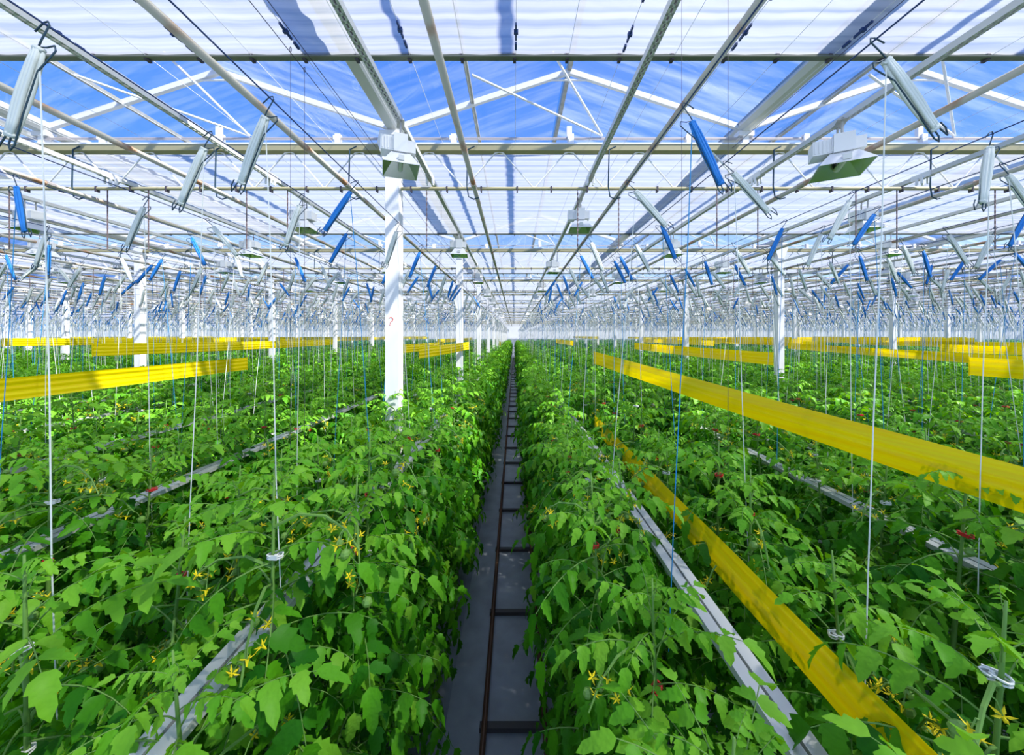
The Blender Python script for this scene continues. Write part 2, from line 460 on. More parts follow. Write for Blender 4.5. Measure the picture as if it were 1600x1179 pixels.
# short dark blue dashes just below the screen wires, near opening
sl = MB()
sl.box((-.006, -.07, -.03), (.006, .07, -.012)).box((-.016, -.012, -.035), (.016, .012, -.01)).box((-.008, .10, -.03), (.008, .16, -.012))
SLM = sl.mesh('wire_dash', M_wireblue)
for q in range(-16, 17, 1):
    if q % 2: continue
    x = q*.42 + .01
    for j, yy in enumerate((2.62, 2.2)):
        o = link('wire_dash', SLM); o.location = (x, yy + .02*math.sin(q*7), Z_SCR - .01)
        s = 'above the path' if q == 0 else f'{ordn(abs(q)//2)} {"left" if q < 0 else "right"} of path'
        tag(o, f'dark blue dash {"close to" if j == 0 else "away from"} nearest screen edge, {s}', 'cloth slide', 'screen wire dashes')

# ------------------------------------------------------------------ pipes and lamp rails
PX = [-3.34, -1.80, -.44, 1.19, 3.09, 4.9]
PX = sorted([-3.34 - 1.65*k for k in range(1, 14)] + PX + [4.9 + 1.65*k for k in range(1, 13)])
RX = sorted([-.97 - 1.83*k for k in range(0, 13)] + [.87 + 1.9*k for k in range(0, 12)])
pm = None
for xs, nm in ((PX, 'pipe'), (RX, 'rail')):
    L_ = sorted([x for x in xs if x < 0], reverse=True); R_ = sorted([x for x in xs if x >= 0])
    for side, arr in (('left', L_), ('right', R_)):
        for k, x in enumerate(arr):
            if nm == 'pipe':
                t = empty('overhead_pipe', (x, 0, Z_PIPE))
                tag(t, f'weathered overhead pipe with rust spots, {ordn(k+1)} {side} of the path', 'pipe', 'overhead heating pipes')
                if pm is None:
                    pm = MB().tube([(0, -2, 0), (0, 64, 0)], .0255, 10).mesh('pipe_run', M_rustpipe); pm.polygons.foreach_set('use_smooth', [True]*len(pm.polygons))
                    hm = MB().tube([(-.10, 0, .52), (-.11, 0, .10), (-.09, 0, -.02), (-.03, 0, -.05), (.03, 0, -.03)], .008, 6).tube([(-.10, 0, .52), (-.02, 0, .56)], .008, 6).mesh('pipe_hanger', M_hookwire)
                    cm = MB().tube([(0, -.04, 0), (0, .04, 0)], .031, 10).mesh('pipe_sleeve', M_shaft)
                link('pipe_run', pm, t)
                for y in TY[:5]:
                    if abs(x) < half(y):
                        h = link('pipe_hanger', hm, t); h.location = (0, y-.07, 0)
                        h = link('pipe_sleeve', cm, t); h.location = (0, y-.35, 0)
            else:
                t = empty('lamp_rail', (x, 0, Z_LR))
                tag(t, f'perforated white steel lamp rail, {ordn(k+1)} {side} of the path', 'rail', 'perforated lamp rails')
                if k == 0 and side == 'left':
                    rm = MB()
                    # C profile with real slots along the near stretch
                    def slotted(y0, y1):
                        n = int((y1-y0)/.05)
                        for i in range(n):
                            a = y0 + i*.05
                            rm.box((-.022, a, -.002), (.022, a+.018, .0))
                        rm.box((-.022, y0, -.002), (-.007, y1, .0)); rm.box((.007, y0, -.002), (.022, y1, .0))
                    slotted(0.2, 12.2)
                    rm.box((-.022, 12.2, -.002), (.022, 64, 0)).box((-.022, -2, -.002), (.022, .2, 0))
                    rm.box((-.024, -2, -.002), (-.022, 64, .042)).box((.022, -2, -.002), (.024, 64, .042))
                    rm.box((-.024, -2, .042), (-.010, 64, .044)).box((.010, -2, .042), (.024, 64, .044))
                    rmesh = rm.mesh('rail_profile', M_alu)
                    jm = MB()
                    for sx in (-1, 1):
                        jm.box((sx*.027-.002, -.10, -.01), (sx*.027+.002, .10, .05))
                        jm.box((sx*.034-.006, .02, -.07), (sx*.034+.006, .045, .01)).box((sx*.034-.006, -.03, -.07), (sx*.034+.006, -.01, .01))
                    jmesh = jm.mesh('rail_coupler', M_lampw)
                link('rail_profile', rmesh, t)
                for y in TY[:6]:
                    if abs(x) < half(y):
                        j = link('rail_coupler', jmesh, t); j.location = (0, y-.1, 0)

# ------------------------------------------------------------------ grow lamps
def lamp():
    t = empty('grow_lamp')
    # origin on the rail, lamp hangs below; long axis along x
    h = MB()
    h.box((-.055, -.10, -.28), (.055, .12, -.13), 0)            # ballast box
    h.box((-.16, -.075, -.27), (-.055, .06, -.15), 0)
    h.box((.055, -.06, -.26), (.12, .08, -.16), 0)
    for i in range(5): h.box((-.15+i*.022, -.081, -.26), (-.143+i*.022, -.075, -.16), 0)
    h.build('ballast_housing', M_lampw, t)
    top = [(-.075,-.085,-.285),(.075,-.085,-.285),(.075,.085,-.285),(-.075,.085,-.285)]
    bot = [(-.145,-.16,-.40),(.145,-.16,-.40),(.145,.16,-.40),(-.145,.16,-.40)]
    bi = [(x*.97, y*.97, z) for x, y, z in bot]; ti = [(x*.93, y*.93, z-.008) for x, y, z in top]
    rf = MB(); rf.v = top + bot + bi + ti
    for j in range(4):
        k = (j+1) % 4
        rf.f += [(j, k, 4+k, 4+j), (4+j, 4+k, 8+k, 8+j), (8+j, 8+k, 12+k, 12+j)]; rf.m += [0, 0, 1]
    rf.f += [(3,2,1,0), (12,13,14,15)]; rf.m += [0, 1]
    rf.build('reflector', [M_lampw, M_mirror], t)
    MB().tube([(0,-.13,-.355),(0,-.10,-.355),(0,.08,-.355),(0,.10,-.355)], [.012,.02,.02,.008], 10).box((-.022,-.155,-.375),(.022,-.12,-.335)).build('bulb', M_bulb, t)
    MB().tube([(0,-.05,.02),(0,-.045,-.13)], .008, 6).tube([(0,.05,.02),(0,.055,-.13)], .008, 6).box((-.03,-.07,-.004),(.03,.07,0.0)).build('hanger', M_galv, t)
    MB().tube([(.03,.09,-.14),(.05,.13,-.09),(.04,.12,-.03),(.02,.08,0)], .005, 6).build('power_cord', M_clipw, t)
    return t
LP = lamp(); LK = kids_of(LP); fl = True
left = sorted([x for x in RX if x < 0], reverse=True); right = sorted([x for x in RX if x >= 0])
for side, arr in (('left', left), ('right', right)):
    for k, x in enumerate(arr):
        even = (k % 2 == 0) if side == 'left' else (k % 2 == 1)
        for j in range(12):
            y = (3.05 if even else 4.78) + 3.25*j
            if abs(x) > half(y) - .2 or y > 36: continue
            if fl: o = LP; fl = False
            else: o = copy_tree(LP, LK)
            o.location = (x + .0, y, Z_LR)
            o.rotation_euler = (0, 0, .35 if (k == 0 and j == 0 and side == 'left') else (-.5 if side == 'right' and k == 1 and j == 0 else rng.uniform(-.15, .15)))
            if side == 'right' and k == 1 and j == 0: o.scale = (1.25, 1.25, 1)
            tag(o, f'white grow lamp, {ordn(j+1)} from camera on the {ordn(k+1)} lamp rail {side} of the path', 'lamp', 'grow lamps')

# ------------------------------------------------------------------ path rails and cross bars
for s, nm in ((-1, 'left'), (1, 'right')):
    x = s*.265
    o = MB().tube([(x, 0.2, .10), (x, 59, .10)], .0255, 10).build('trolley_rail', M_rail, smooth=True)
    tag(o, f'rusty brown trolley pipe rail along the {nm} side of the path', 'rail', 'trolley pipe rails')
for i in range(42):
    y = 4.5 + 1.32*(i-2)
    o = MB().box((-.31, y-.03, .006), (.285, y+.03, .05)).box((-.285, y-.012, .05), (-.245, y+.012, .085)).box((.245, y-.012, .05), (.285, y+.012, .085)).build('rail_crossbar', M_tie)
    tag(o, f'dark crossbar under the trolley rails, {ordn(i+1)} from the camera along the path', 'crossbar', 'crossbars under the trolley rails')

# ------------------------------------------------------------------ pale interlight bars inside the rows
for side, R in ((-1, ROWS_L), (1, ROWS_R)):
    for k in range(0, 8):
        xc = R[k] + (.27 if side < 0 else -.12)
        t = empty('row_bar', (xc, 0, CZ - (1.13 if side < 0 else 1.22)))
        tag(t, f'pale twin metal bar running inside the {row_name(side, k)}', 'metal bar', 'twin metal bars in the crop rows')
        for dx in (-.03, .03):
            br = MB().box((dx-.024, -.5, -.03), (dx+.024, 40, 0))
            if dx < 0:
                for q in range(24): br.box((-.05, .3+q*1.6, -.05), (.05, .34+q*1.6, -.029), 1)
            br.build('bar_profile', [M_alu, M_galv], t)

# ------------------------------------------------------------------ crop wires
wm = MB().tube([(0, -1.2, 0), (0, 64, 0)], .0032, 5).mesh('crop_wire', M_wireblue)
WIRES = []   # (side, row, io, x)
for side, R in ((-1, ROWS_L), (1, ROWS_R)):
    for k in range(60):
        if abs(R[k]) > 94: continue
        for io, dx in ((0, -.24), (1, .24)):
            x = R[k] + side*dx
            WIRES.append((side, k, io, x))
            if k < 16:
                o = link('crop_wire', wm); o.location = (x, 0, Z_WIRE)
                tag(o, f'dark blue {("inner", "outer")[io]} crop wire above {row_name(side, k)}', 'wire', 'overhead crop wires')

# chains from the girders to the crop wires
ch = MB(); z = 0; q = 0
while z > -(Z_BOT - Z_WIRE) + .03:
    if q % 2: ch.box((-.007, -.002, z-.034), (.007, .002, z))
    else: ch.box((-.002, -.007, z-.034), (.002, .007, z))
    z -= .030; q += 1
chm = ch.mesh('hanging_chain', M_chain)
for ti, y in enumerate(TY[:4]):
    for side, k, io, x in WIRES:
        if abs(x) < min(half(y), 14):
            o = link('hanging_chain', chm); o.location = (x, y - .0, Z_BOT - .015)
            tag(o, f'dark chain on {ordn(ti+1)} girder line, {("inner", "outer")[io]} wire of {row_name(side, k)}', 'chain', 'chains holding the crop wires')

# ------------------------------------------------------------------ tomato plants
def leaflet(L_, W, st=7, fold=.35, droop=.5):
    """lobed folded leaflet along +x; returns V, F(quads)"""
    if st == 1:
        return np.array([(0, 0, 0), (L_*.45, W*.5, fold*W*.5), (L_, 0, -droop*L_*.5), (L_*.45, -W*.5, fold*W*.5)]), np.array([(0, 3, 2, 1)])
    if st == 7:
        T = [0, .12, .28, .37, .52, .61, .78, 1]; HW = [0.02, .36, .50, .38, .42, .27, .25, 0.0]
        TS = [0, .0, .05, -.02, .06, -.02, .03, 0]
    else:
        T = [0, .38, 1]; HW = [0.02, .48, 0.0]; TS = [0, 0, 0]
    V = []; n = len(T)
    for t, h, ts in zip(T, HW, TS):
        x = L_*t; z = -droop*L_*t*t*.5
        V.append((x, 0, z))
        for s in (-1, 1): V.append((x + ts*L_, s*h*W, z + fold*h*W))
    F = []
    for i in range(n-1):
        a = 3*i; b_ = 3*(i+1)
        F += [(a, b_, b_+1, a+1), (a, a+2, b_+2, b_)]
    return np.array(V, float), np.array(F)

def rot(ax, a):
    return np.array(Matrix.Rotation(a, 3, ax))
def frame_to(d, up=(0, 0, 1)):
    d = np.array(d, float); d /= np.linalg.norm(d)
    y = np.cross(up, d); ny = np.linalg.norm(y)
    if ny < 1e-5: y = np.array([0, 1, 0.])
    else: y /= ny
    z = np.cross(d, y)
    return np.stack([d, y, z], 1)

class PM:                        # plant mesh accumulator
    def __init__(s): s.V = []; s.F = []; s.M = []; s.n = 0
    def add(s, V, F, mi):
        s.V.append(V); s.F.append(F + s.n); s.M.append(np.full(len(F), mi)); s.n += len(V)
    def get(s): return np.concatenate(s.V), np.concatenate(s.F), np.concatenate(s.M)

def ribbon_tube(P, r):           # 3-sided tube of quads
    P = np.array(P, float); n = len(P); V = []
    for i in range(n):
        t = P[min(i+1, n-1)] - P[max(i-1, 0)]; R = frame_to(t)
        rr = r[i] if isinstance(r, (list, tuple)) else r
        for k in range(3):
            a = 2*PI*k/3; V.append(P[i] + R[:, 1]*rr*math.cos(a) + R[:, 2]*rr*math.sin(a))
    F = []
    for i in range(n-1):
        for k in range(3):
            j = (k+1) % 3; F.append((3*i+k, 3*i+j, 3*(i+1)+j, 3*(i+1)+k))
    return np.array(V), np.array(F)

def compound_leaf(pm, base, az, elev, size, mi, R_, hi=True, low=3):
    seg = 7 if hi else 4
    p = np.array(base, float); pts = [p.copy()]; dirs = []
    step = size/(seg)
    e = elev; a = az; de = -R_.uniform(.9, 1.5)/seg; da = R_.uniform(-.35, .35)/seg
    for i in range(seg):
        d = np.array([math.cos(a)*math.cos(e), math.sin(a)*math.cos(e), math.sin(e)])
        p = p + d*step; pts.append(p.copy()); dirs.append(d); e += de; a += da
    if hi:
        V, F = ribbon_tube(pts, [.0045*size/.4*(1-.6*i/seg) for i in range(seg+1)]); pm.add(V, F, 2)
    ls = size*.30
    st = 7 if hi else low
    def put_leaf(pos, d, yaw, L_, roll, pitch):
        V, F = leaflet(L_, L_*R_.uniform(.50, .68), st, R_.uniform(.1, .5), R_.uniform(.3, 1.1))
        M3 = frame_to(d) @ rot('Z', yaw) @ rot('Y', pitch) @ rot('X', roll)
        pm.add(V @ M3.T + pos, F, mi)
    put_leaf(pts[-1], dirs[-1], R_.uniform(-.2, .2), ls*1.1, R_.uniform(-.3, .3), R_.uniform(0, .4))
    if hi:   stations = [(.24, .6), (.33, .28), (.44, .85), (.53, .30), (.64, 1.0), (.74, .32), (.85, .85)]
    else:    stations = [(.3, .9), (.55, 1.1), (.8, 1.1)]
    for fr, sc in stations:
        fi = fr*seg; i = min(int(fi), seg-1); pos = pts[i] + (pts[i+1]-pts[i])*(fi-i)
        for s in (-1, 1):
            put_leaf(pos, dirs[i], s*R_.uniform(1.0, 1.35), ls*sc*R_.uniform(.8, 1.1), -s*R_.uniform(-.2, .5), R_.uniform(.1, .7))

HT = 2.70          # nominal crown height
def plant_data(seed, hi, low_z, n_leaf, low=3):
    R_ = np.random.default_rng(seed); pm = PM()
    H = HT
    sway = R_.uniform(-.05, .05, 4)
    def sx(z):
        t = z/H; return np.array([sway[0]*math.sin(3*t) + sway[1]*t, sway[2]*math.sin(4*t) + sway[3]*t, z])
    for i in range(n_leaf):
        t = i/(n_leaf-1); z = low_z + (H - .03 - low_z)*t**.93
        az = i*2.4 + R_.uniform(-.4, .4)
        young = t > .86
        size = (.37 if not young else .35*(1-(t-.86)/.14*.62)) * R_.uniform(.82, 1.15)
        el = R_.uniform(-.05, .5) if not young else R_.uniform(.5, 1.1)
        if t < .3: el -= .35
        mi = 1 if (young or R_.random() < .16) else 0
        compound_leaf(pm, sx(z), az, el, size*(1 if hi else 1.12), mi, R_, hi, low)
    return pm.get(), sx

def flower_mesh(seed, R_):
    m = MB()
    # truss stalk leaves the stem, arches, and carries stars and small fruits
    az = R_.uniform(0, 2*PI); d = Vector((math.cos(az), math.sin(az), 0))
    pts = [Vector((0,0,0)), d*.06 + Vector((0,0,.03)), d*.12 + Vector((0,0,.025)), d*.17 + Vector((0,0,-.01)), d*.20 + Vector((0,0,-.06))]
    m.tube(pts, [.004,.0035,.003,.0025,.002], 5, 0)
    for i in range(7):
        a = R_.uniform(.35, 1); k = min(int(a*4), 3); p = pts[k].lerp(pts[k+1], a*4-k if a < 1 else 1)
        off = Vector((R_.uniform(-.035,.035), R_.uniform(-.035,.035), R_.uniform(-.045,-.01)))
        q = p + off; m.tube([p, (p+q)/2+Vector((0,0,.008)), q], .0012, 3, 0)
        if i < 5:
            ax = (off.normalized() + Vector((0,0,-.6))).normalized(); fr = frame_to(ax)
            X, Y = Vector(fr[:,1]), Vector(fr[:,2]); b0 = len(m.v); m.v.append(tuple(q)); r = .015
            for j in range(5):
                th = 2*PI*j/5; tip = q + (X*math.cos(th)+Y*math.sin(th))*r - ax*.004
                l = q + (X*math.cos(th-.4)+Y*math.sin(th-.4))*r*.45; rr = q + (X*math.cos(th+.4)+Y*math.sin(th+.4))*r*.45
                b1 = len(m.v); m.v += [tuple(l), tuple(tip), tuple(rr)]; m.f.append((b0, b1, b1+1, b1+2)); m.m.append(1)
            m.tube([q, q+ax*.012], [.0035, .001], 5, 1)
        else:
            rad = R_.uniform(.007, .014); rings = []
            for u in range(5):
                ph = PI*(u+.5)/5; rings.append([q + Vector((rad*math.sin(ph)*math.cos(2*PI*v/7), rad*math.sin(ph)*math.sin(2*PI*v/7), rad*math.cos(ph))) for v in range(7)])
            m.quad_strip(rings, 2)
    return m.mesh('flower_truss', [M_stem, M_flower, M_fruit])
def clip_mesh(mt):
    m = MB()
    for off, r in ((0, .015), (.020, .011)):
        m.tube([(off + r*math.cos(2*PI*i/12), r*math.sin(2*PI*i/12), .002*math.sin(i)) for i in range(13)], .0028, 5)
        m.tube([(off + r*math.cos(2*PI*i/12), r*math.sin(2*PI*i/12), -.008) for i in range(13)], .0022, 5)
    m.box((-.004, -.016, -.010), (.024, -.012, .004))
    return m.mesh('stem_clip', mt)
CLIPR = clip_mesh(M_clipr); CLIPW = clip_mesh(M_clipw)
fR = np.random.default_rng(99); FLM = [flower_mesh(i, fR) for i in range(5)]

PROTOS = []
for s in range(8):
    (V, F, Mi), sx = plant_data(100+s, True, .5, 76)
    me = np_mesh('foliage', V, F, [M_leaf, M_young, M_stem], Mi)
    st = MB().tube([tuple(sx(z)) for z in np.linspace(0, HT+.02, 16)], [.011]*6 + [.010]*6 + [.007, .006, .005, .003], 7).mesh('stem', M_stem)
    st.polygons.foreach_set('use_smooth', [True]*len(st.polygons))
    PROTOS.append((me, st, sx))

# all plant positions
ALL = []
prng = np.random.default_rng(7)
for side, R in ((-1, ROWS_L), (1, ROWS_R)):
    for k in range(60):
        for io, dx in ((0, -.30), (1, .30)):
            x0 = R[k] + side*dx
            y = .35 + prng.uniform(0, .3); j = 0
            while y < YEND - 5:
                jx = prng.normal(0, .085) - (side*.13 if (k == 0 and io == 0) else 0)
                if abs(x0) < half(y) + .25:
                    j += 1; ALL.append((y, x0 + jx, side, k, io, j))
                y += .42*prng.uniform(.8, 1.2)
ALL.sort(key=lambda a: a[0])
NEAR = ALL[:300]; REST = ALL[300:]
YN = NEAR[-1][0]
for i, (y, x, side, k, io, j) in enumerate(NEAR):
    me, st, sx = PROTOS[int(prng.integers(8))]
    t = empty('tomato_plant', (x, y, 0))
    t.rotation_euler = (prng.uniform(-.02, .02), prng.uniform(-.02, .02), prng.uniform(0, 2*PI))
    sc = prng.uniform(.95, 1.09); t.scale = (sc*prng.uniform(.95, 1.1), sc*prng.uniform(.95, 1.1), sc)
    tag(t, f'{ordn(j)} tomato plant from camera, {("inner", "outer")[io]} line of {row_name(side, k)}', 'plant', 'tomato plants')
    link('foliage', me, t); link('stem', st, t)
    for q in range(3 if y < 4 else 2 if y < 6.5 else 1):
        z = prng.uniform(2.0, 2.58); o = link('flower_truss', FLM[int(prng.integers(5))], t); o.location = sx(z); o.rotation_euler.z = prng.uniform(0, 6.3)
        o.scale = (1.55, 1.55, 1.55)
    if y < 6:
        z = prng.uniform(2.3, 2.55); o = link('stem_clip', CLIPR if prng.random() < .6 else CLIPW, t); o.location = sx(z); o.rotation_euler.z = prng.uniform(0, 6.3); o.scale = (1.15, 1.15, 1.15)
        if prng.random() < .6:
            z = prng.uniform(1.95, 2.2); o = link('stem_clip', CLIPW if prng.random() < .5 else CLIPR, t); o.location = sx(z); o.rotation_euler.z = prng.uniform(0, 6.3)

# the rest of the crop as one mass
def mats(xs, ys, zs, rz, s):
    n = len(xs); A = np.zeros((n, 3, 4)); c_, s_ = np.cos(rz)*s, np.sin(rz)*s
    A[:, 0, 0] = c_; A[:, 0, 1] = -s_; A[:, 1, 0] = s_; A[:, 1, 1] = c_; A[:, 2, 2] = s
    A[:, 0, 3] = xs; A[:, 1, 3] = ys; A[:, 2, 3] = zs
    return A
R = np.array([(y, x, k, io) for y, x, side, k, io, j in REST])
groups = []
def lodset(sel, V, F, Mi, s0):
    q = R[sel]; n = len(q)
    groups.append(stamp(V, F, mats(q[:, 1], q[:, 0], np.zeros(n), rng.uniform(0, 6.3, n), rng.uniform(.95, 1.06, n)*s0), Mi))
pick = rng.integers(0, 3, len(R))
YA, YB = 14.0, 24.0
for v in range(3):
    (V1, F1, M1), _ = plant_data(300+v, False, 1.5, 40)
    (V2, F2, M2), _ = plant_data(400+v, False, 1.7, 34, 1)
    (V2b, F2b, M2b), _ = plant_data(450+v, False, .7, 56, 1)
    pathrow = (R[:, 2] < 1)
    lodset((pick == v) & (R[:, 0] < 14) & ~pathrow, V1, F1, M1, 1.0)
    lodset((pick == v) & (R[:, 0] >= 14) & (R[:, 0] < YB) & ~pathrow, V2, F2, M2, 1.0)
    (V0, F0_, M0), _ = plant_data(500+v, False, .5, 66)
    lodset((pick == v) & (R[:, 0] < 12) & pathrow, V0, F0_, M0, 1.0)
    lodset((pick == v) & (R[:, 0] >= 12) & (R[:, 0] < 60) & pathrow, V2b, F2b, M2b, 1.0)
    # far: a few big drooping leaves
    rr = np.random.default_rng(60+v); pm = PM()
    for i in range(16):
        V, Fq = leaflet(rr.uniform(.2, .32), rr.uniform(.14, .24), 3, .2, .6)
        M3 = rot('Z', rr.uniform(0, 6.3)) @ rot('Y', rr.uniform(-.7, .7))
        pm.add(V @ M3.T + np.array([rr.uniform(-.25, .25), rr.uniform(-.25, .25), 2.72 - rr.uniform(0, 1)**1.5*.7]), Fq, 0 if rr.random() < .6 else 1)
    V3, F3, M3_ = pm.get()
    lodset((pick == v) & (R[:, 0] >= YB) & ~pathrow, V3, F3, M3_, 1.0)
# yellow flower specks of the mass
q = R[(R[:, 0] < 26)]; sel = rng.random(len(q)) < .8; q = q[sel]; n = len(q)
fv = np.array([(-.02, 0, 0), (0, -.006, .003), (.02, 0, 0), (0, .006, .003), (0, -.02, 0), (.006, 0, .003), (0, .02, 0), (-.006, 0, .003)], float); ff = np.array([(0, 1, 2, 3), (4, 5, 6, 7)])
fo = stamp(fv, ff, mats(q[:, 1]+rng.uniform(-.25, .25, n), q[:, 0]+rng.uniform(-.25, .25, n), rng.uniform(2.35, 2.72, n), rng.uniform(0, 6, n), np.full(n, 1.0)), np.array([3, 3]))
groups.append(fo)
off = 0; VV, FF, MM = [], [], []
for V, F, Mi in groups:
    if len(V) == 0: continue
    VV.append(V); FF.append(F + off); MM.append(Mi); off += len(V)
me = np_mesh('tomato_crop', np.concatenate(VV), np.concatenate(FF), [M_leaf, M_young, M_stem, M_flower], np.concatenate(MM))
print('crop quads', sum(len(f) for f in FF), 'near until', YN, 'rest', len(R))
o = link('tomato_crop', me)
del VV, FF, MM, groups
tag(o, 'dense green tomato crop filling the rows beyond the nearest plants', 'plants', kind='stuff')

# ------------------------------------------------------------------ twine hooks
def hook_meshes():
    L_ = .30
    f = MB(); r = .0026
    # top clip on the crop wire, shank, and the two feet
    f.tube([(-.030, 0, -.030), (-.012, 0, .006), (0, 0, .014), (.008, 0, .004), (-.002, 0, -.05), (-.004, 0, -.075)], r, 6)
    f.tube([(-.004, 0, -.075), (-.016, .002, -.10), (-.018, .003, -.22), (-.016, .002, -.37), (-.030, .002, -.425), (-.040, .002, -.40), (-.036, .002, -.372)], r, 6)
    f.tube([(-.004, 0, -.075), (.022, 0, -.068), (.044, 0, -.055), (.052, 0, -.070), (.040, 0, -.10), (.018, 0, -.15), (.016, 0, -.30), (.020, 0, -.40), (.012, 0, -.42), (.002, 0, -.405), (.002, 0, -.36)], r, 6)
    fm = f.mesh('wire_frame', M_hookwire); fm.polygons.foreach_set('use_smooth', [True]*len(fm.polygons))
    bs = {}
    for nm, mt, fat in (('w', M_twine_w, 1.0), ('b', M_twine_b, .85)):
        b_ = MB(); R_ = random.Random(4)
        for i in range(13):
            a = 2*PI*i/13; cx, cy = .0150*math.cos(a)*fat, .0085*math.sin(a)*fat
            if i % 3 == 0: cx *= .55; cy *= .55
            pts = []
            for j in range(7):
                t = j/6; w = .72 + .55*math.sin(PI*min(t*1.1, 1))**.8; tw = .25*(t-.5)
                x = cx*w*math.cos(tw) - cy*w*math.sin(tw); y = cx*w*math.sin(tw) + cy*w*math.cos(tw)
                pts.append((x + R_.uniform(-.0008, .0008), y, -.075 - .305*t))
            b_.tube(pts, .0066*fat, 5)
        # wraps at both ends
        for zz, w in ((-.082, .015), (-.372, .015)):
            b_.tube([(w*fat*math.cos(2*PI*i/10), .009*fat*math.sin(2*PI*i/10), zz + .003*math.sin(i*2.)) for i in range(11)], .005*fat, 5)
        bm_ = b_.mesh('twine_bundle', mt); bm_.polygons.foreach_set('use_smooth', [True]*len(bm_.polygons)); bs[nm] = bm_
    tw = {}
    for nm, mt in (('w', M_string_w), ('b', M_string_b)):
        b_ = MB(); b_.tube([(0, 0, 0), (.004, 0, -.25), (0, .003, -.5), (-.004, 0, -.75), (0, 0, -1)], .0022, 5)
        tw[nm] = b_.mesh('hanging_twine', mt)
    return fm, bs, tw
FM, BM_, TW = hook_meshes()
HAND = {  # (side,row,io): [(y, colour, tilt degrees)]
 (-1,0,0): [(1.52,'w',-24),(2.34,'b',-32),(3.2,'w',-20),(4.0,'b',-22),(4.8,'b',-20),(5.5,'w',-20),(6.1,'b',-18)],
 (-1,0,1): [(1.157,'w',-17),(1.78,'w',-25),(2.56,'w',-18),(3.3,'b',-26),(4.5,'b',-22),(5.2,'w',-22)],
 (-1,1,0): [(2.6,'w',-20),(3.1,'w',38),(4.3,'b',22),(4.9,'w',25)],
 (-1,1,1): [(2.25,'b',18),(3.45,'b',30),(4.0,'w',20),(4.6,'w',-25)],
 (1,0,0): [(1.56,'b',25),(2.34,'w',40),(3.6,'w',22),(4.2,'b',28),(5.0,'w',24),(5.6,'b',20)],
 (1,0,1): [(1.22,'w',42),(2.08,'w',40),(3.04,'b',20),(3.7,'w',25),(4.25,'b',25),(4.5,'b',28),(5.2,'w',20)],
 (1,1,0): [(1.78,'w',-17),(2.5,'w',-30),(3.13,'b',-26),(3.9,'w',30),(4.5,'b',18)],
 (1,1,1): [(2.1,'w',40),(2.8,'b',-38),(3.3,'w',-22),(4.1,'w',35),(4.7,'b',25)],
 (-1,2,0): [(3.3,'w',-20),(4.4,'b',-32)],
}
HK_ = []
hr = random.Random(21)
for side, k, io, x in WIRES:
    pos = []
    hd = HAND.get((side, k, io), [])
    for y, cc, tl in hd: pos.append((y, cc, tl))
    y = (hd[-1][0] + .55) if hd else 1.6 + hr.random()*.5
    while y < YEND - 2:
        if abs(x) < half(y): pos.append((y, 'b' if hr.random() < .27 else 'w', hr.choice((-1, 1, side, side))*hr.uniform(12, 40)))
        y += (.50 if y < 14 else .62 if y < 30 else 1.1)*hr.uniform(.7, 1.3)
    pos = [p for p in pos if abs(x) < half(p[0])]
    pos.sort()
    nc = {'w': 0, 'b': 0}
    for y, cc, tl in pos:
        nc[cc] += 1; HK_.append((y, x, side, k, io, nc[cc], cc, tl))
HK_.sort()
NH, FH = HK_[:300], HK_[300:]
plants_by = NEAR
for y, x, side, k, io, n, cc, tl in NH:
    t = empty('twine_hook', (x, y, Z_WIRE))
    word = 'white' if cc == 'w' else 'blue'
    tag(t, f'{ordn(n)} {word} twine hook from camera, {("inner", "outer")[io]} wire of {row_name(side, k)}', 'twine hook', f'{word} twine hooks')
    a = math.radians(-tl); yaw = hr.uniform(-.35, .35)*(.15 if any(abs(h_[0]-y) < 1e-6 for h_ in HAND.get((side, k, io), [])) else 1); ro = Euler((hr.uniform(-.12, .12), a, yaw), 'XYZ')
    mirror = 1 if tl < 0 else -1
    o = link('wire_frame', FM, t); o.rotation_euler = ro; o.scale = (mirror, 1, 1)
    o = link('twine_bundle', BM_[cc], t); o.rotation_euler = ro; o.scale = (mirror, 1, 1)
    top = ro.to_matrix() @ Vector((0, 0, -.08))
    o = link('hanging_twine', TW[cc], t); o.location = top
    tx = (0.33 if io == 1 else -.33)*side + (ROWS_R if side > 0 else ROWS_L)[k] - x + hr.uniform(-.06, .06)
    ty = hr.uniform(-.14, .1); Lz = (Z_WIRE + top.z) - hr.uniform(2.0, 2.5)
    v = Vector((tx - top.x, ty - top.y, -Lz))
    o.rotation_mode = 'QUATERNION'; o.rotation_quaternion = Vector((0, 0, -1)).rotation_difference(v); o.scale = (1, 1, v.length)
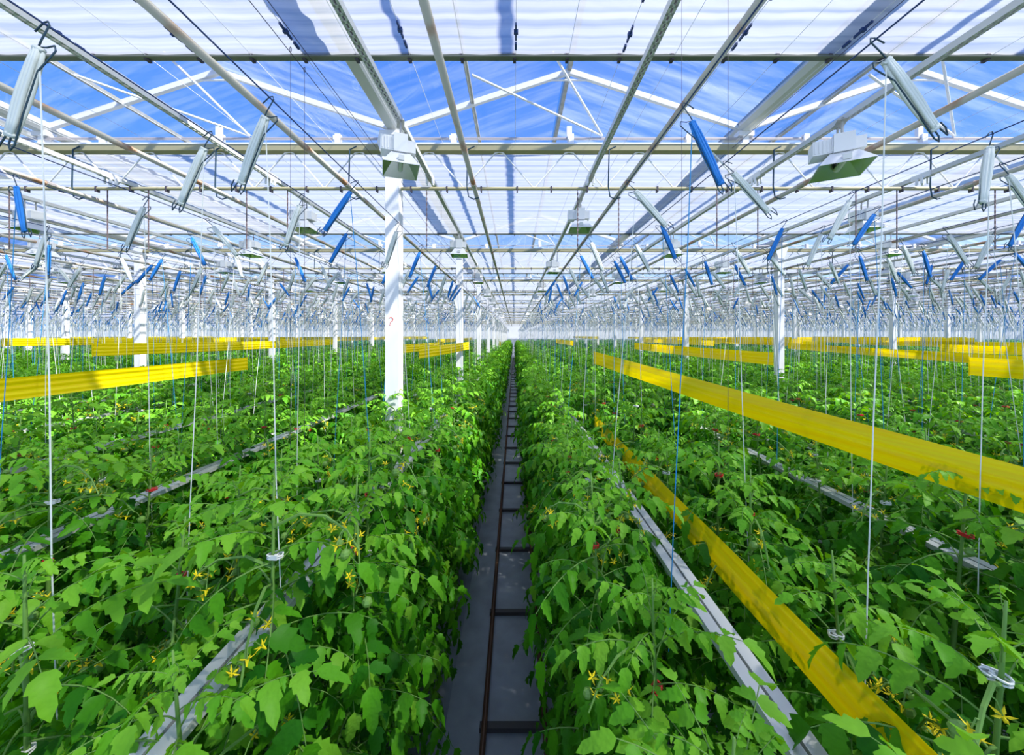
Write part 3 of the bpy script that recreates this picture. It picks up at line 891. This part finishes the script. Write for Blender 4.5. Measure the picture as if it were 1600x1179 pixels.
# everything farther: one object
def prism(P0, P1, r, mi):
    P0 = np.array(P0, float); P1 = np.array(P1, float); R3 = frame_to(P1-P0); V = []
    for P in (P0, P1):
        for q_ in range(4):
            a = PI/4 + PI/2*q_; V.append(P + R3[:, 1]*r*math.cos(a) + R3[:, 2]*r*math.sin(a))
    F = [(q_, (q_+1) % 4, 4+(q_+1) % 4, 4+q_) for q_ in range(4)]
    return np.array(V), np.array(F), np.full(4, mi)
FHa = np.array([(y, x, 0 if cc == 'w' else 1, tl) for y, x, s_, k, io, n, cc, tl in FH])
VV, FF, MM = [], [], []; off = 0
def addg(V, F, Mi):
    global off
    VV.append(V); FF.append(F+off); MM.append(Mi); off += len(V)
for cc in (0, 1):
    for lo, hi, cr in ((0, 20, .0165), (20, 70, .020)):
        s = FHa[(FHa[:, 2] == cc) & (FHa[:, 0] >= lo) & (FHa[:, 0] < hi)]
        if not len(s): continue
        n = len(s); A = np.zeros((n, 3, 4)); ang = np.radians(s[:, 3])
        A[:, 0, 0] = np.cos(ang); A[:, 0, 2] = -np.sin(ang); A[:, 2, 0] = np.sin(ang); A[:, 2, 2] = np.cos(ang); A[:, 1, 1] = 1
        A[:, 0, 3] = s[:, 1]; A[:, 1, 3] = s[:, 0]; A[:, 2, 3] = Z_WIRE
        V, F, Mi = prism((0, 0, -.075), (0, 0, -.38), cr, cc); addg(*stamp(V, F, A, Mi))
        V, F, Mi = prism((0, 0, 0.01), (-.02, 0, -.42), .0022, 4); addg(*stamp(V, F, A, Mi))
        # strings
        V, F, Mi = prism((0, 0, 0), (0, 0, -1), .0028 if lo == 0 else .004, 2+cc)
        B = np.zeros((n, 3, 4)); B[:, 0, 0] = 1; B[:, 1, 1] = 1
        B[:, 2, 2] = rng.uniform(1.75, 2.05, n); B[:, 0, 2] = rng.uniform(-.12, .12, n); B[:, 1, 2] = rng.uniform(-.1, .1, n)
        B[:, 0, 3] = s[:, 1]; B[:, 1, 3] = s[:, 0]; B[:, 2, 3] = Z_WIRE - .05
        addg(*stamp(V, F, B, Mi))
me = np_mesh('distant_twine_hooks', np.concatenate(VV), np.concatenate(FF), [M_twine_w, M_twine_b, M_string_w, M_string_b, M_hookwire], np.concatenate(MM))
print('far hooks', len(FHa), 'near until', NH[-1][0])
o = link('distant_twine_hooks', me)
tag(o, 'thicket of white and blue twine hooks with strings toward the far end', 'twine hooks', kind='stuff')

# ------------------------------------------------------------------ yellow sticky tapes
def tape(p0, p1, w, label, sag=.03, lean=(0, 0), seed=0):
    """long ribbed film from p0 to p1 (top edge), width w"""
    p0, p1 = Vector(p0), Vector(p1); L_ = (p1-p0).length; n = max(6, int(L_/.12)); R_ = random.Random(seed)
    t = empty('sticky_tape', p0)
    tag(t, label, 'sticky tape', 'yellow sticky tapes')
    d = (p1-p0).normalized(); side = Vector((d.y, -d.x, 0)).normalized(); m = MB(); NV = 15
    for lay in (0, .0006):
        for i in range(n+1):
            u = i/n; s = p0.lerp(p1, u) - p0; s.z -= sag*4*u*(1-u); le = lean[0]*(1-u) + lean[1]*u
            ends = 0.0
            for j in range(NV):
                v = j/(NV-1)
                belly = (.006 if p0.x < 0 else .0025)*math.sin(v*PI*7 + .25*math.sin(u*9+seed)) + .018*math.sin(v*PI)*math.sin(u*PI)
                q = s + side*(belly + lay + math.sin(le)*w*v + .004*math.sin(u*23+v*3+seed)) + Vector((0, 0, -w*v*math.cos(le)))
                m.v.append(tuple(q))
    N1 = (n+1)*NV
    for i in range(n):
        for j in range(NV-1):
            a = i*NV+j
            m.f.append((a, a+1, a+NV+1, a+NV)); m.m.append(0)
            m.f.append((N1+a, N1+a+NV, N1+a+NV+1, N1+a+1)); m.m.append(0)
    m.build('tape_film', M_tape, t, smooth=True)
    # end batten and tie at each end
    s = p1-p0
    for q in (Vector((0,0,0)), s):
        MB().box((q.x-.003, q.y-.004, q.z-w-.01), (q.x+.003, q.y+.004, q.z+.01)).build('end_batten', M_tape, t)
        MB().tube([(q.x, q.y, q.z), (q.x, q.y, Z_WIRE - p0.z)], .0018, 4).build('tie_string', M_string_w, t)
    return t
tape((1.33, 6.0, 3.235), (2.62, .3, 2.80), .205, 'longest yellow sticky tape, slanting high across the rows right of the path', .0, (0, .12), 1)
tape((1.07, 4.75, 2.44), (1.07, .4, 2.44), .172, 'yellow sticky tape sunk low among leaves right of the path', .0, (.1, .1), 2)
tape((-4.40, 5.9, 3.14), (-4.45, 1.2, 3.12), .20, 'nearest yellow sticky tape left of the path, ribbed, with its end showing', .0, (0, 0), 3)
tape((-6.6, 5.6, 3.375), (-6.7, 13.2, 3.36), .20, 'long yellow sticky tape behind the nearest left one, starting by its middle', .02, (0, 0), 4)
tape((-12.3, 8.6, 3.44), (-12.2, 17, 3.42), .20, 'yellow sticky tape touching the left picture edge, behind the other left tapes', .02, (0, 0), 5)
tape((-1.65, 6.2, 3.30), (-1.18, 9.3, 3.34), .20, 'short yellow sticky tape between the two nearest posts left of the path', .01, (0, 0), 6)
tape((-2.35, 7.6, 3.31), (-1.9, 9.6, 3.34), .18, 'small yellow sticky tape partly hidden behind the nearest white post', .01, (0, 0), 7)
tape((4.04, 5.6, 3.235), (3.75, 11.2, 3.28), .20, 'yellow sticky tape ending just left of the first white post right of path', .01, (0, 0), 8)
tape((5.2, 4.1, 3.25), (5.25, 1.6, 3.26), .20, 'short yellow sticky tape cut by the right edge, nearest of the high ones', .0, (0, 0), 9)
tape((9.6, 6.0, 3.10), (10.3, 13.5, 3.22), .21, 'long yellow sticky tape passing behind the first white post right of path', .01, (0, 0), 10)
tape((12.0, 8.0, 3.24), (12.1, 10.2, 3.25), .20, 'yellow sticky tape at the right edge, above and behind the cut one', .01, (0, 0), 11)
tape((15.6, 10.0, 3.30), (15.3, 16.4, 3.30), .20, 'thin-looking yellow sticky tape far right, just under the horizon band', .01, (0, 0), 12)
tr = random.Random(3)
def tname(x, y, n, s): return f'distant yellow sticky tape {s} of the path, {ordn(n)} nearest of that far group'
far = []
for s in (-1, 1):
    lst = []
    for k in range(26):
        y0 = tr.uniform(12, 32); x = s*(y0*tr.uniform(.18, 1.35)); y1 = y0 + tr.uniform(5, 14)
        lst.append((y0, x, min(y1, 60)))
    lst.sort()
    for n, (y0, x, y1) in enumerate(lst):
        z = tr.uniform(3.28, 3.44)
        tape((x, y0, z), (x + tr.uniform(-.3, .3), y1, z), .21, tname(x, y0, n+1, 'left' if s < 0 else 'right'), .01, (0, 0), 20+n)
tape((-.62, 16.0, 3.22), (-.75, 17.6, 3.22), .2, 'tiny yellow sticky tape beside the far posts just left of the path', 0, (0, 0), 90)
tape((2.3, 14.0, 3.30), (2.2, 19, 3.30), .2, 'tiny yellow sticky tape just right of the far end of the path', 0, (0, 0), 91)

# ------------------------------------------------------------------ thin dark suspension wires
def susp(x, y, zt, zb, label, x2=None):
    t = empty('suspension_wire', (x, y, zt)); tag(t, label, 'wire', 'dark suspension wires')
    dx = (x2 - x) if x2 is not None else 0
    MB().tube([(0, 0, 0), (dx, 0, zb-zt)], .0018, 5).build('wire_strand', M_darkwire, t)
    MB().tube([(.008*math.cos(a), 0, -.02 + .02*math.sin(a)) for a in np.linspace(0, 2*PI, 11)], .0018, 5).build('snap_ring', M_darkwire, t)
susp(-1.70, 2.72, Z_SCR-.06, 2.55, 'thin dark suspension wire hanging left of the nearest post, left one of two')
susp(-1.70, 2.90, Z_SCR-.08, 2.60, 'thin dark suspension wire hanging left of the nearest post, right one of two')
susp(1.31, 2.2, Z_SCR-.04, 2.6, 'thin dark suspension wire hanging just right of the nearest blue hook')
susp(1.05, 2.25, Z_SCR-.04, 3.9, 'thin dark suspension wire hanging just left of the nearest blue hook')
susp(-.86, 4.2, Z_BOT, 2.5, 'thin dark suspension wire hanging from the nearest girder right of the post')
# cords that pull the screens, running away from the camera
for i, (x, zz, lab) in enumerate(((-1.60, 2.17, 'upper one of a pair beside the nearest post line'), (-1.68, 2.12, 'lower one of a pair beside the nearest post line'),
                                  (2.52, 2.17, 'nearest the gutter right of the path'), (-5.4, 2.17, 'far left under the screens'), (6.6, 2.17, 'far right under the screens'))):
    o = MB().tube([(x, -2, CZ+zz), (x, 60, CZ+zz)], .003, 5).build('screen_pull_rope', M_darkwire)
    tag(o, f'dark screen pull rope, {lab}', 'rope', 'screen pull ropes')

# ------------------------------------------------------------------ light
sun = bpy.data.lights.new('sun', 'SUN'); sun.energy = 6.2; sun.angle = math.radians(1.6); sun.color = (1.0, 0.96, 0.90)
so = bpy.data.objects.new('sun', sun); COL.objects.link(so)
to_sun = Vector((.80, -.34, 1.0)).normalized()
so.rotation_euler = (-to_sun).to_track_quat('-Z', 'Y').to_euler()
w = bpy.data.worlds.new('sky'); S.world = w; w.use_nodes = True
nt = w.node_tree; bg = nt.nodes['Background']; tc = nt.nodes.new('ShaderNodeTexCoord'); sp = nt.nodes.new('ShaderNodeSeparateXYZ'); cr = nt.nodes.new('ShaderNodeValToRGB')
nt.links.new(tc.outputs['Generated'], sp.inputs[0]); nt.links.new(sp.outputs['Z'], cr.inputs[0]); nt.links.new(cr.outputs[0], bg.inputs['Color'])
e = cr.color_ramp.elements
e[0].position = 0.0; e[0].color = (.62, .78, 1.0, 1)
e[1].position = 0.85; e[1].color = (.02, .13, .62, 1)
x_ = e.new(.12); x_.color = (.36, .60, .96, 1)
x_ = e.new(.35); x_.color = (.06, .25, .80, 1)
bg.inputs['Strength'].default_value = 0.80

# ------------------------------------------------------------------ camera
cam = bpy.data.cameras.new('camera'); cam.sensor_width = 36; cam.lens = 36*FPX/1600
cam.shift_x = -4/1600; cam.shift_y = -(589.5-524)/1600; cam.clip_start = .02; cam.clip_end = 400
co = bpy.data.objects.new('camera', cam); COL.objects.link(co); co.location = (0, 0, CZ); co.rotation_euler = (PI/2, 0, 0)
S.camera = co
